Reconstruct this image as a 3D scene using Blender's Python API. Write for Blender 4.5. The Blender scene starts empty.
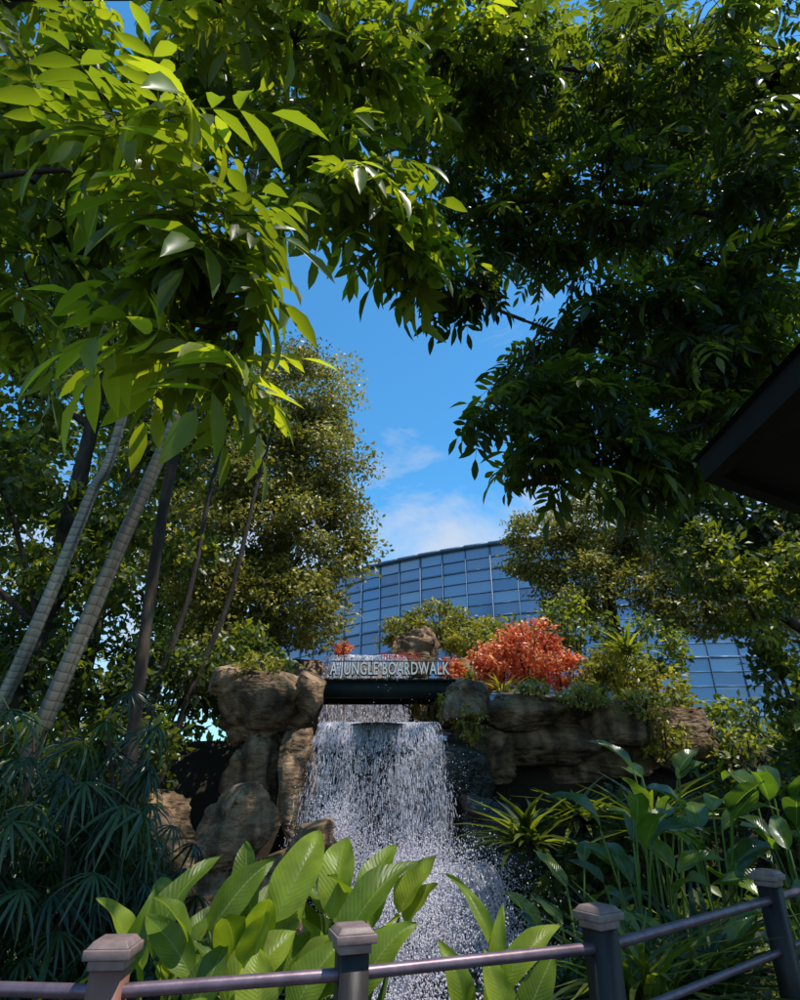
import bpy, bmesh, math, random
import numpy as np
from mathutils import Vector, noise
rng=np.random.default_rng(7); random.seed(7)
scene=bpy.context.scene
col=scene.collection
SUN=np.array([.36,-.16,.92]); SUN/=np.linalg.norm(SUN)
# ------------------------------------------------------------ helpers
def empty(name,loc=(0,0,0)):
    e=bpy.data.objects.new(name,None); e.location=loc; e.empty_display_size=.2; col.objects.link(e); return e
def mesh_obj(name,V,F,mat,parent=None,uv=None,rnd=None,smooth=False):
    V=np.asarray(V,dtype=np.float32); F=np.asarray(F,dtype=np.int32)
    me=bpy.data.meshes.new(name)
    me.vertices.add(len(V)); me.vertices.foreach_set('co',V.ravel())
    k=F.shape[1]
    me.loops.add(F.size); me.loops.foreach_set('vertex_index',F.ravel())
    me.polygons.add(len(F)); me.polygons.foreach_set('loop_start',np.arange(0,F.size,k,dtype=np.int32))
    me.update(calc_edges=True)
    if uv is not None:
        l=me.uv_layers.new(name='UVMap'); l.data.foreach_set('uv',np.asarray(uv,dtype=np.float32)[F.ravel()].ravel())
    if rnd is not None:
        a=me.attributes.new('rnd','FLOAT','POINT'); a.data.foreach_set('value',np.asarray(rnd,dtype=np.float32))
    if smooth: me.polygons.foreach_set('use_smooth',np.ones(len(F),dtype=bool))
    me.materials.append(mat)
    ob=bpy.data.objects.new(name,me); col.objects.link(ob)
    if parent: ob.parent=parent
    return ob
def join_parts(parts):
    V=[];F=[];o=0
    for v,f in parts:
        V.append(np.asarray(v,float)); F.append(np.asarray(f)+o); o+=len(v)
    return np.concatenate(V),np.concatenate(F)
def box(c,s,rz=0.0,top=1.0):
    x,y,z=[a/2 for a in s]
    v=np.array([[-x,-y,-z],[x,-y,-z],[x,y,-z],[-x,y,-z],[-x*top,-y*top,z],[x*top,-y*top,z],[x*top,y*top,z],[-x*top,y*top,z]])
    c_,s_=math.cos(rz),math.sin(rz)
    v=v@np.array([[c_,s_,0],[-s_,c_,0],[0,0,1]])+np.array(c)
    f=np.array([[0,3,2,1],[4,5,6,7],[0,1,5,4],[1,2,6,5],[2,3,7,6],[3,0,4,7]])
    return v,f
def tube(pts,rad,n=8,sub=6,wob=0.0):
    P=np.array(pts,float); R=np.array(rad,float)
    if len(P)>2 and sub>1:
        Q=[];RR=[]
        for i in range(len(P)-1):
            p0=P[max(i-1,0)];p1=P[i];p2=P[i+1];p3=P[min(i+2,len(P)-1)]
            for t in np.arange(0,1,1/sub):
                Q.append(.5*((2*p1)+(-p0+p2)*t+(2*p0-5*p1+4*p2-p3)*t*t+(-p0+3*p1-3*p2+p3)*t**3)); RR.append(R[i]*(1-t)+R[i+1]*t)
        Q.append(P[-1]);RR.append(R[-1]); P=np.array(Q);R=np.array(RR)
    V=[];F=[]
    for i in range(len(P)):
        d=P[min(i+1,len(P)-1)]-P[max(i-1,0)]; d/=np.linalg.norm(d)+1e-9
        a=np.cross(d,[0.1,1,0.05]); a/=np.linalg.norm(a)+1e-9; b=np.cross(d,a)
        for k in range(n):
            t=2*math.pi*k/n; r=R[i]*(1+wob*math.sin(3*t+i*.7)*.5+wob*(random.random()-.5))
            V.append(P[i]+r*(a*math.cos(t)+b*math.sin(t)))
    for i in range(len(P)-1):
        for k in range(n):
            F.append([i*n+k,i*n+(k+1)%n,(i+1)*n+(k+1)%n,(i+1)*n+k])
    return np.array(V),np.array(F)
def norm(a): return a/(np.linalg.norm(a,axis=-1,keepdims=True)+1e-9)
def basis(d,n):
    d=norm(d); x=norm(np.cross(d,n)); z=np.cross(x,d)
    return np.stack([x,d,z],axis=1)
# ------------------------------------------------------------ materials
def newmat(name):
    m=bpy.data.materials.new(name); m.use_nodes=True; nt=m.node_tree; nt.nodes.clear()
    out=nt.nodes.new('ShaderNodeOutputMaterial'); return m,nt,out
def ramp(nt,stops):
    r=nt.nodes.new('ShaderNodeValToRGB'); e=r.color_ramp.elements
    e[0].position=stops[0][0]; e[0].color=(*stops[0][1],1); e[1].position=stops[-1][0]; e[1].color=(*stops[-1][1],1)
    for p,c in stops[1:-1]:
        q=e.new(p); q.color=(*c,1)
    return r
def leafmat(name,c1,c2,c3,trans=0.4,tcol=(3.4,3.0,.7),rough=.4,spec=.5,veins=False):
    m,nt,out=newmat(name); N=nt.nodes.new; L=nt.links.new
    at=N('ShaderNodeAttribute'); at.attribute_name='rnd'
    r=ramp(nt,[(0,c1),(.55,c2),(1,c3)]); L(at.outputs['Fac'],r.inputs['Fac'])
    colr=r.outputs['Color']
    pb=N('ShaderNodeBsdfPrincipled'); pb.inputs['Roughness'].default_value=rough; pb.inputs['Specular IOR Level'].default_value=spec
    if veins:
        uv=N('ShaderNodeUVMap'); sp=N('ShaderNodeSeparateXYZ'); L(uv.outputs[0],sp.inputs[0])
        nz=N('ShaderNodeTexNoise'); nz.inputs['Scale'].default_value=9; nz.inputs['Detail'].default_value=3
        tc=N('ShaderNodeTexCoord'); L(tc.outputs['Object'],nz.inputs['Vector'])
        mr=N('ShaderNodeMapRange'); mr.inputs[1].default_value=.3; mr.inputs[2].default_value=.7; mr.inputs[3].default_value=.7; mr.inputs[4].default_value=1.2
        L(nz.outputs['Fac'],mr.inputs[0])
        mx=N('ShaderNodeVectorMath'); mx.operation='SCALE'; L(colr,mx.inputs[0]); L(mr.outputs[0],mx.inputs['Scale']); colr=mx.outputs[0]
        ab=N('ShaderNodeMath'); ab.operation='SUBTRACT'; L(sp.outputs['X'],ab.inputs[0]); ab.inputs[1].default_value=.5
        a2=N('ShaderNodeMath'); a2.operation='ABSOLUTE'; L(ab.outputs[0],a2.inputs[0])
        m1=N('ShaderNodeMath'); m1.operation='MULTIPLY_ADD'; L(a2.outputs[0],m1.inputs[0]); m1.inputs[1].default_value=-.38; L(sp.outputs['Y'],m1.inputs[2])
        m2=N('ShaderNodeMath'); m2.operation='MULTIPLY'; L(m1.outputs[0],m2.inputs[0]); m2.inputs[1].default_value=110
        sn=N('ShaderNodeMath'); sn.operation='SINE'; L(m2.outputs[0],sn.inputs[0])
        vr=N('ShaderNodeMapRange'); vr.inputs[1].default_value=.8; vr.inputs[2].default_value=1; vr.inputs[3].default_value=0; vr.inputs[4].default_value=.12; L(sn.outputs[0],vr.inputs[0])
        mid=N('ShaderNodeMapRange'); mid.inputs[1].default_value=.0; mid.inputs[2].default_value=.03; mid.inputs[3].default_value=.7; mid.inputs[4].default_value=0; L(a2.outputs[0],mid.inputs[0])
        mxx=N('ShaderNodeMath'); mxx.operation='MAXIMUM'; L(vr.outputs[0],mxx.inputs[0]); L(mid.outputs[0],mxx.inputs[1])
        cm=N('ShaderNodeMix'); cm.data_type='RGBA'; L(mxx.outputs[0],cm.inputs['Factor']); L(colr,cm.inputs[6]); cm.inputs[7].default_value=(.28,.38,.08,1)
        colr=cm.outputs[2]
        bp=N('ShaderNodeBump'); bp.inputs['Strength'].default_value=.15; bp.inputs['Distance'].default_value=.004; L(sn.outputs[0],bp.inputs['Height']); L(bp.outputs[0],pb.inputs['Normal'])
    L(colr,pb.inputs['Base Color'])
    vm=N('ShaderNodeVectorMath'); vm.operation='MULTIPLY'; vm.inputs[1].default_value=tcol; L(colr,vm.inputs[0])
    tr=N('ShaderNodeBsdfTranslucent'); L(vm.outputs[0],tr.inputs['Color'])
    ms=N('ShaderNodeMixShader'); ms.inputs[0].default_value=trans; L(pb.outputs[0],ms.inputs[1]); L(tr.outputs[0],ms.inputs[2]); L(ms.outputs[0],out.inputs[0])
    return m
def noisemat(name,stops,scale=3,rough=.85,bump=.4,bdist=.03,stretch=(1,1,1),metal=0,detail=8,spec=.3,dist=0.,moss=False):
    m,nt,out=newmat(name); N=nt.nodes.new; L=nt.links.new
    tc=N('ShaderNodeTexCoord'); mp=N('ShaderNodeMapping'); mp.inputs['Scale'].default_value=stretch; L(tc.outputs['Object'],mp.inputs[0])
    nz=N('ShaderNodeTexNoise'); nz.inputs['Scale'].default_value=scale; nz.inputs['Detail'].default_value=detail; nz.inputs['Roughness'].default_value=.62; nz.inputs['Distortion'].default_value=dist
    L(mp.outputs[0],nz.inputs['Vector'])
    r=ramp(nt,stops); L(nz.outputs['Fac'],r.inputs['Fac'])
    pb=N('ShaderNodeBsdfPrincipled'); pb.inputs['Roughness'].default_value=rough; pb.inputs['Metallic'].default_value=metal; pb.inputs['Specular IOR Level'].default_value=spec
    c=r.outputs[0]
    if moss:
        g=N('ShaderNodeNewGeometry'); sp=N('ShaderNodeSeparateXYZ'); L(g.outputs['Normal'],sp.inputs[0])
        n3=N('ShaderNodeTexNoise'); n3.inputs['Scale'].default_value=2.3; n3.inputs['Detail'].default_value=7; L(tc.outputs['Object'],n3.inputs['Vector'])
        ad=N('ShaderNodeMath'); ad.operation='MULTIPLY_ADD'; L(sp.outputs['Z'],ad.inputs[0]); ad.inputs[1].default_value=.2; L(n3.outputs['Fac'],ad.inputs[2])
        mr=N('ShaderNodeMapRange'); mr.inputs[1].default_value=.66; mr.inputs[2].default_value=.8; mr.inputs[3].default_value=0; mr.inputs[4].default_value=.7; L(ad.outputs[0],mr.inputs[0])
        cm=N('ShaderNodeMix'); cm.data_type='RGBA'; L(mr.outputs[0],cm.inputs['Factor']); L(c,cm.inputs[6]); cm.inputs[7].default_value=(.055,.065,.02,1); c=cm.outputs[2]
        m4=N('ShaderNodeMapping'); m4.inputs['Scale'].default_value=(3,3,.35); L(tc.outputs['Object'],m4.inputs[0])
        n4=N('ShaderNodeTexNoise'); n4.inputs['Scale'].default_value=1.4; n4.inputs['Detail'].default_value=6; L(m4.outputs[0],n4.inputs['Vector'])
        m5=N('ShaderNodeMapRange'); m5.inputs[1].default_value=.40; m5.inputs[2].default_value=.60; m5.inputs[3].default_value=.4; m5.inputs[4].default_value=1.15; L(n4.outputs['Fac'],m5.inputs[0])
        sc=N('ShaderNodeVectorMath'); sc.operation='SCALE'; L(c,sc.inputs[0]); L(m5.outputs[0],sc.inputs['Scale']); c=sc.outputs[0]
    L(c,pb.inputs['Base Color'])
    n2=N('ShaderNodeTexNoise'); n2.inputs['Scale'].default_value=scale*4; n2.inputs['Detail'].default_value=6; L(mp.outputs[0],n2.inputs['Vector'])
    bp=N('ShaderNodeBump'); bp.inputs['Strength'].default_value=bump; bp.inputs['Distance'].default_value=bdist; L(n2.outputs['Fac'],bp.inputs['Height']); L(bp.outputs[0],pb.inputs['Normal'])
    L(pb.outputs[0],out.inputs[0]); return m
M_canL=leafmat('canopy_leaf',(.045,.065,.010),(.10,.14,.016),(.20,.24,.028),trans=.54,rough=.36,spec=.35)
M_canR=leafmat('canopy_leaf_shaded',(.020,.034,.010),(.045,.070,.012),(.14,.175,.02),trans=.5,rough=.36,spec=.35)  # darker copy of canopy_leaf, right crown's shade put into the leaf colour
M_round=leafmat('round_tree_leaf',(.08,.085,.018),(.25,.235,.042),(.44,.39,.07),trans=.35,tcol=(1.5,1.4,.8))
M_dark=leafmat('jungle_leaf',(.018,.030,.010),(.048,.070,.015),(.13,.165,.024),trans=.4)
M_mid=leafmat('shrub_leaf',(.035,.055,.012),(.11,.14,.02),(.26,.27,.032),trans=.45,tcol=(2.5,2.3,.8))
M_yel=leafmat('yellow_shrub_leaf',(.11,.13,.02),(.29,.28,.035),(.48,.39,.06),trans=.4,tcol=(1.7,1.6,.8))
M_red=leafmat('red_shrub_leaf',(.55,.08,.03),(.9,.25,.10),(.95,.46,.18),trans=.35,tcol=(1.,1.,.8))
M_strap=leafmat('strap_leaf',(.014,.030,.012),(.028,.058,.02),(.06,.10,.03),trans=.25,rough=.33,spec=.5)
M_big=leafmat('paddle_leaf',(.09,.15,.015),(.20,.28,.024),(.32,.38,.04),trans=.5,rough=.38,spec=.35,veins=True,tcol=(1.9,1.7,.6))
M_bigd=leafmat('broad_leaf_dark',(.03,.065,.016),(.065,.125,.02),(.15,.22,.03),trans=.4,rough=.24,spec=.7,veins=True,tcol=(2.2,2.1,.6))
M_bark=noisemat('bark',[(.3,(.025,.017,.011)),(.55,(.06,.042,.03)),(.75,(.13,.10,.07))],scale=6,stretch=(1,1,.3),bump=.8,bdist=.02)
M_rock=noisemat('sandstone',[(.28,(.07,.04,.02)),(.45,(.21,.125,.065)),(.6,(.35,.22,.125)),(.78,(.48,.35,.22))],scale=1.6,stretch=(1,1,2.0),bump=1.,bdist=.07,rough=.8,dist=.6,moss=True)
M_wet=noisemat('wet_rock',[(.3,(.01,.01,.01)),(.55,(.03,.026,.02)),(.8,(.07,.06,.045))],scale=2,stretch=(1,1,1.4),bump=1.,bdist=.06,rough=.4,spec=.5)
M_soil=noisemat('soil',[(.3,(.015,.011,.006)),(.6,(.035,.026,.014)),(.8,(.03,.04,.014))],scale=1.2,bump=.7)
M_wood=noisemat('painted_post',[(.3,(.14,.055,.04)),(.7,(.26,.115,.08))],scale=8,stretch=(1,1,.2),rough=.5,bump=.25,bdist=.01)
M_cap=noisemat('post_cap',[(.3,(.15,.10,.09)),(.7,(.29,.20,.18))],scale=14,rough=.45,bump=.25,bdist=.005)
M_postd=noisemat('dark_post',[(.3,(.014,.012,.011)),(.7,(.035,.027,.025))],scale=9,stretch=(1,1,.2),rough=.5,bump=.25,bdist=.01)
M_rail=noisemat('metal_rail',[(.3,(.12,.08,.10)),(.7,(.23,.16,.19))],scale=12,rough=.4,bump=.15,bdist=.003,metal=.5)
M_deck=noisemat('deck_board',[(.3,(.06,.04,.03)),(.7,(.13,.09,.06))],scale=4,stretch=(.4,3,1),rough=.75)
M_black=noisemat('dark_metal',[(.3,(.006,.006,.007)),(.7,(.012,.012,.013))],scale=9,rough=.6,bump=.1,bdist=.004)
M_beam=noisemat('bridge_beam_paint',[(.3,(.01,.016,.013)),(.7,(.022,.032,.026))],scale=6,rough=.6,bump=.1)
M_white=noisemat('white_letter',[(.3,(.80,.80,.76)),(.7,(.90,.90,.86))],scale=8,rough=.5,bump=.05,bdist=.003)
M_redl=noisemat('red_letter',[(.3,(.6,.03,.03)),(.7,(.7,.05,.04))],scale=8,rough=.5,bump=.05,bdist=.003)
def ringmat():
    m,nt,out=newmat('ringed_trunk'); N=nt.nodes.new; L=nt.links.new
    uv=N('ShaderNodeUVMap'); sp=N('ShaderNodeSeparateXYZ'); L(uv.outputs[0],sp.inputs[0])
    nz=N('ShaderNodeTexNoise'); nz.inputs['Scale'].default_value=5; nz.inputs['Detail'].default_value=7
    mu=N('ShaderNodeMath'); mu.operation='FRACT'; m0=N('ShaderNodeMath'); m0.operation='MULTIPLY'; m0.inputs[1].default_value=105
    ma=N('ShaderNodeMath'); ma.operation='MULTIPLY_ADD'; L(nz.outputs['Fac'],ma.inputs[0]); ma.inputs[1].default_value=1.2
    L(sp.outputs['Y'],m0.inputs[0]); L(m0.outputs[0],ma.inputs[2]); L(ma.outputs[0],mu.inputs[0])
    r=ramp(nt,[(0,(.07,.055,.04)),(.18,(.26,.22,.16)),(1,(.38,.33,.24))]); L(mu.outputs[0],r.inputs[0])
    mr=N('ShaderNodeMapRange'); mr.inputs[1].default_value=.38; mr.inputs[2].default_value=.62; mr.inputs[3].default_value=.3; mr.inputs[4].default_value=1.15; L(nz.outputs['Fac'],mr.inputs[0])
    s=N('ShaderNodeVectorMath'); s.operation='SCALE'; L(r.outputs[0],s.inputs[0]); L(mr.outputs[0],s.inputs['Scale'])
    pb=N('ShaderNodeBsdfPrincipled'); pb.inputs['Roughness'].default_value=.8; L(s.outputs[0],pb.inputs['Base Color'])
    bp=N('ShaderNodeBump'); bp.inputs['Distance'].default_value=.01; L(mu.outputs[0],bp.inputs['Height']); L(bp.outputs[0],pb.inputs['Normal'])
    L(pb.outputs[0],out.inputs[0]); return m
M_ring=ringmat()
def watermat(name,lo,hi,alpha_lo,alpha_hi,sx,sz):
    m,nt,out=newmat(name); N=nt.nodes.new; L=nt.links.new
    uv=N('ShaderNodeUVMap'); mp=N('ShaderNodeMapping'); mp.inputs['Scale'].default_value=(sx,sz,1); L(uv.outputs[0],mp.inputs[0])
    nz=N('ShaderNodeTexNoise'); nz.inputs['Scale'].default_value=1; nz.inputs['Detail'].default_value=7; nz.inputs['Roughness'].default_value=.7; L(mp.outputs[0],nz.inputs['Vector'])
    mr=N('ShaderNodeMapRange'); mr.inputs[1].default_value=lo; mr.inputs[2].default_value=hi; mr.inputs[3].default_value=alpha_lo; mr.inputs[4].default_value=alpha_hi; L(nz.outputs['Fac'],mr.inputs[0])
    tp=N('ShaderNodeBsdfTransparent'); tp.inputs[0].default_value=(.9,.92,.95,1)
    pb=N('ShaderNodeBsdfPrincipled'); pb.inputs['Base Color'].default_value=(.86,.84,.90,1); pb.inputs['Roughness'].default_value=.25
    tr=N('ShaderNodeBsdfTranslucent'); tr.inputs[0].default_value=(.88,.86,.94,1)
    m2=N('ShaderNodeMixShader'); m2.inputs[0].default_value=.4; L(pb.outputs[0],m2.inputs[1]); L(tr.outputs[0],m2.inputs[2])
    ms=N('ShaderNodeMixShader'); L(mr.outputs[0],ms.inputs[0]); L(tp.outputs[0],ms.inputs[1]); L(m2.outputs[0],ms.inputs[2]); L(ms.outputs[0],out.inputs[0])
    return m
M_sheet=watermat('falling_water',.47,.68,.0,.6,26,3.5)
M_sheet2=watermat('frothy_water',.42,.64,.0,.8,17,5)
def foam():
    m,nt,out=newmat('white_water'); N=nt.nodes.new; L=nt.links.new
    pb=N('ShaderNodeBsdfPrincipled'); pb.inputs['Base Color'].default_value=(.92,.89,.94,1); pb.inputs['Roughness'].default_value=.3
    tr=N('ShaderNodeBsdfTranslucent'); tr.inputs[0].default_value=(.93,.91,.96,1)
    ms=N('ShaderNodeMixShader'); ms.inputs[0].default_value=.45; L(pb.outputs[0],ms.inputs[1]); L(tr.outputs[0],ms.inputs[2]); L(ms.outputs[0],out.inputs[0]); return m
M_foam=foam()
def pool():
    m,nt,out=newmat('pool_water'); N=nt.nodes.new; L=nt.links.new
    pb=N('ShaderNodeBsdfPrincipled'); pb.inputs['Base Color'].default_value=(.012,.02,.018,1); pb.inputs['Roughness'].default_value=.06
    nz=N('ShaderNodeTexNoise'); nz.inputs['Scale'].default_value=7; nz.inputs['Detail'].default_value=4
    tc=N('ShaderNodeTexCoord'); L(tc.outputs['Object'],nz.inputs['Vector'])
    bp=N('ShaderNodeBump'); bp.inputs['Distance'].default_value=.05; bp.inputs['Strength'].default_value=.6; L(nz.outputs['Fac'],bp.inputs['Height']); L(bp.outputs[0],pb.inputs['Normal']); L(pb.outputs[0],out.inputs[0]); return m
M_pool=pool()
# ------------------------------------------------------------ leaf templates
def leaflet(rows,w,bend=.12,fold=.12):
    V=[];F=[];n=len(rows)
    for i,(s,ww) in enumerate(rows):
        z=-bend*s*s
        V+= [[-ww*w,s,z+fold*ww*w],[0,s,z],[ww*w,s,z+fold*ww*w]]
    for i in range(n-1):
        a=i*3;b=a+3
        F+= [[a,a+1,b+1],[a,b+1,b],[a+1,a+2,b+2],[a+1,b+2,b+1]]
    return np.array(V,float),np.array(F)
LEAF5=leaflet([(0,.05),(.18,.62),(.45,1),(.75,.68),(1,.02)],.16,.18,.5)
SIMPLE=(np.array([[0,0,0],[.26,.5,.05],[0,1,-.1],[-.26,.5,.05],[0,.5,-.03]]),np.array([[0,1,4],[1,2,4],[2,3,4],[3,0,4]]))
QUAD=(np.array([[0,0,0],[.27,.5,.05],[0,1,-.08],[-.27,.5,.05]]),np.array([[0,1,2],[0,2,3]]))
def place(T,pos,d,n,s):
    d=np.asarray(d,float);n=np.asarray(n,float)
    R=basis(d[None],n[None])[0]
    return T[0]@R*s+np.asarray(pos),T[1]
def pinnate(pairs,ll,seed):
    r=np.random.default_rng(seed); parts=[]
    def rp(t): return np.array([0.03*math.sin(t*3+seed),t,-.28*t*t])
    pts=[rp(t) for t in np.linspace(0,1,5)]
    v,f=tube(pts,[.012,.010,.008,.007,.005],n=3,sub=1)
    f=np.concatenate([f[:,[0,1,2]],f[:,[0,2,3]]]); parts.append((v,f))
    for i in range(pairs):
        t=.22+.74*i/pairs; p=rp(t)
        for sg in(-1,1):
            a=math.radians(r.uniform(48,68)); q=ll*r.uniform(.85,1.12)*(1-.15*abs(i/pairs-.5))
            parts.append(place(LEAF5,p,[sg*math.sin(a),math.cos(a),-r.uniform(.1,.65)],[sg*.15+r.uniform(-.3,.3),r.uniform(-.3,.3),1],q))
    parts.append(place(LEAF5,rp(1),[r.uniform(-.2,.2),1,-.6],[r.uniform(-.2,.2),.3,1],ll*1.05))
    return join_parts(parts)
PIN=[pinnate(4,.52,i) for i in range(3)]+[pinnate(3,.56,9)]
PINS=[pinnate(5,.42,20+i) for i in range(3)]
def fan(seed,k=11):
    r=np.random.default_rng(seed); parts=[]
    st=leaflet([(0,.4),(.3,1),(.7,.8),(1,.15)],.042,.5,.5)
    for i in range(k):
        a=math.radians(-105+210*i/(k-1)+r.uniform(-6,6))
        parts.append(place(st,[0,0,0],[math.sin(a),math.cos(a),-r.uniform(0,.45)],[0,0,1],r.uniform(.75,1.1)))
    return join_parts(parts)
FAN=[fan(i) for i in range(3)]
def instances(name,T,pos,d,n,s,mat,parent,rnd=None,smooth=False):
    pos=np.asarray(pos,float); N_=len(pos)
    if N_==0: return
    R=basis(np.asarray(d,float),np.asarray(n,float)); s=np.broadcast_to(np.asarray(s,float),(N_,))
    if rnd is None: rnd=rng.random(N_)
    Ts=T if isinstance(T,list) else [T]
    pick=rng.integers(0,len(Ts),N_); VV=[];FF=[];RR=[];o=0
    for k,(tv,tf) in enumerate(Ts):
        m=pick==k; c=m.sum()
        if c==0: continue
        v=np.einsum('ij,njk->nik',tv,R[m])*s[m][:,None,None]+pos[m][:,None,:]
        f=(tf[None]+ (np.arange(c)*len(tv))[:,None,None]+o).reshape(-1,3)
        o+=c*len(tv); VV.append(v.reshape(-1,3)); FF.append(f); RR.append(np.repeat(rnd[m],len(tv)))
    return mesh_obj(name,np.concatenate(VV),np.concatenate(FF),mat,parent,rnd=np.concatenate(RR),smooth=smooth)
def rdir(n): return norm(rng.normal(size=(n,3)))
# leaves left out along the sun's path, to light plants, falls, rocks and sign
GAPS=[((-.6,3.5,.9),.95),((2.7,5.4,1.2),.5),((-.1,3.6,.9),.75),((.5,3.5,.8),.45)]
GAPS2=[((-.3,9.7,1.4),1.25),((.4,8.8,0),.9),((-.2,11.9,3.4),1.2),((-2,10.5,2.4),.9),((2.6,12.2,3.8),1.3)]
def lit_gap(p,gl=None):
    p=np.atleast_2d(p); m=np.zeros(len(p),bool)
    for c,r in (gl or GAPS):
        q=p-np.array(c); t=q@SUN; dist=np.linalg.norm(q-t[:,None]*SUN,axis=1); m|=(dist<r)&(t>2.5)
    return m
# ------------------------------------------------------------ foliage pads
def crown(name,pads,leaf,mat,parent,dens=1.0,T=QUAD,clump=.34,up=.6):
    P=[];D=[];Nn=[];RN=[];S=[]
    for (c,r) in pads:
        c=np.array(c,float); r=np.array(r if hasattr(r,'__len__') else (r,r,r),float)
        area=4*math.pi*((r[0]*r[1]+r[0]*r[2]+r[1]*r[2])/3)
        nl=int(dens*area*1.5/(leaf*leaf*.27)); k=max(6,int(area/ (r.mean()*clump)**2 *.5))
        cd=rdir(k); cc=c+cd*r*(rng.uniform(.55,1.03,(k,1)))
        idx=rng.integers(0,k,nl); cs=r.mean()*clump*rng.uniform(.6,1.35,k)
        q=rdir(nl)*(rng.random((nl,1))**.45); off=q*cs[idx][:,None]*np.array([1.15,1.15,.75])
        p=cc[idx]+off
        o=norm(p-c); dd=norm(rng.normal(size=(nl,3))+.5*o+np.array([0,0,-.45]))
        nn=norm(rng.normal(size=(nl,3))*.6+.5*o+np.array([0,0,up]))
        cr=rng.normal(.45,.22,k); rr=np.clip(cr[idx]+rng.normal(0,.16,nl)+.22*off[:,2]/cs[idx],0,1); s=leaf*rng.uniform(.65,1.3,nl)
        kp=~(lit_gap(p,GAPS2)&(rng.random(nl)<.93))
        P.append(p[kp]); D.append(dd[kp]); Nn.append(nn[kp]); RN.append(rr[kp]); S.append(s[kp])
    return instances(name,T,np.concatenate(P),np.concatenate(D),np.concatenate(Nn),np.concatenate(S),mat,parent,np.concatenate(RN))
def trunk_and_limbs(parent,trunk,rad,pads,mat=None,lr=.07):
    mat=mat or M_bark
    parts=[tube(trunk,rad,n=10,sub=6,wob=.12)]
    T=np.array(trunk,float)
    for (c,r) in pads:
        c=np.array(c,float)
        cand=[i for i in range(len(T)) if T[i][2]<c[2]-.2] or [0]
        b=T[cand[-1]]; rr=min(lr,rad[cand[-1]]*.75)
        mid=(b*.5+c*.5)+rng.normal(size=3)*.15+np.array([0,0,.1*np.linalg.norm(c-b)])
        parts.append(tube([b,mid,c],[rr,rr*.6,rr*.25],n=6,sub=5,wob=.1))
        R=np.array(r if hasattr(r,'__len__') else (r,r,r),float)
        for _ in range(5):
            e=c+rdir(1)[0]*R*.8; parts.append(tube([mid*.4+c*.6,(c+e)/2+rng.normal(size=3)*.08,e],[rr*.3,rr*.2,rr*.08],n=4,sub=3))
    v,f=join_parts(parts); mesh_obj('trunk_and_limbs',v,f,mat,parent,smooth=True)
def tree(name,trunk,rad,pads,leaf,mat,dens=1.,T=QUAD,clump=.34,lr=.07):
    e=empty(name); trunk_and_limbs(e,trunk,rad,pads,lr=lr); crown('foliage',pads,leaf,mat,e,dens,T,clump); return e
def shrub(name,pads,leaf,mat,dens=1.,T=SIMPLE,clump=.34):
    e=empty(name); parts=[]
    for c,r in pads:
        rz=r[2] if hasattr(r,'__len__') else r
        for _ in range(4):
            a=rng.normal(size=3)*.3; parts.append(tube([[c[0]+a[0]*.3,c[1]+a[1]*.3,c[2]-rz*1.1],[c[0]+a[0]*rz,c[1]+a[1]*rz,c[2]],[c[0]+a[0]*2*rz,c[1]+a[1]*2*rz,c[2]+rz*.6]],[.025,.018,.008],n=5,sub=3))
    v,f=join_parts(parts); mesh_obj('stems',v,f,M_bark,e,smooth=True)
    crown('foliage',pads,leaf,mat,e,dens,T,clump); return e
def canopy(name,trunk,rad,limbs,pads,ls,mat,Tl):
    e=empty(name); parts=[tube(trunk,rad,n=12,sub=6,wob=.12)]
    for l in limbs:
        n=len(l[0]); parts.append(tube(l[0],np.linspace(l[1],l[1]*.25,n),n=7,sub=6,wob=.12))
    dens=[]
    for l in limbs:
        q=np.array(l[0],float)
        for i in range(len(q)-1):
            for t in np.linspace(0,1,6): dens.append(q[i]*(1-t)+q[i+1]*t)
    dens=np.array(dens)
    P=[];D=[];Nn=[];S=[];RN=[]
    for (c,r,n) in pads:
        c=np.array(c,float); r=np.array(r if hasattr(r,'__len__') else (r,r,r),float)
        b=dens[np.argmin(np.linalg.norm(dens-c,axis=1))]
        mid=(b+c)/2+rng.normal(size=3)*.08+[0,0,.08]
        parts.append(tube([b,mid,c],[.02,.014,.009],n=5,sub=4))
        for i in range(n):
            p=c+rdir(1)[0]*r*(rng.random()**.4)
            if lit_gap(p)[0] and rng.random()<.9: continue
            m2=(c*.5+p*.5)+rng.normal(size=3)*.05+[0,0,.05]
            parts.append(tube([mid*.2+c*.8,m2,p],[.008,.006,.004],n=4,sub=3))
            ax=norm((p-c)+rng.normal(size=3)*.15+[0,0,-.05]); a0=rng.uniform(0,6.28); k=rng.integers(4,7); tint=rng.normal(.48,.27)
            for j in range(k):
                a=a0+j*2*math.pi/k+rng.normal()*.3
                dd=np.array([math.cos(a),math.sin(a),rng.uniform(-1.0,.1)])+ax*.5
                P.append(p-ax*rng.uniform(0,.12)); D.append(dd); Nn.append(rng.normal(size=3)*.35+[0,0,1]); S.append(ls*rng.uniform(.7,1.2)); RN.append(np.clip(tint+rng.normal()*.15,0,1))
    v,f=join_parts(parts); mesh_obj('trunk_and_limbs',v,f,M_bark,e,smooth=True)
    instances('foliage',Tl,P,D,Nn,S,mat,e,np.array(RN),smooth=True)
    return e
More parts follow.
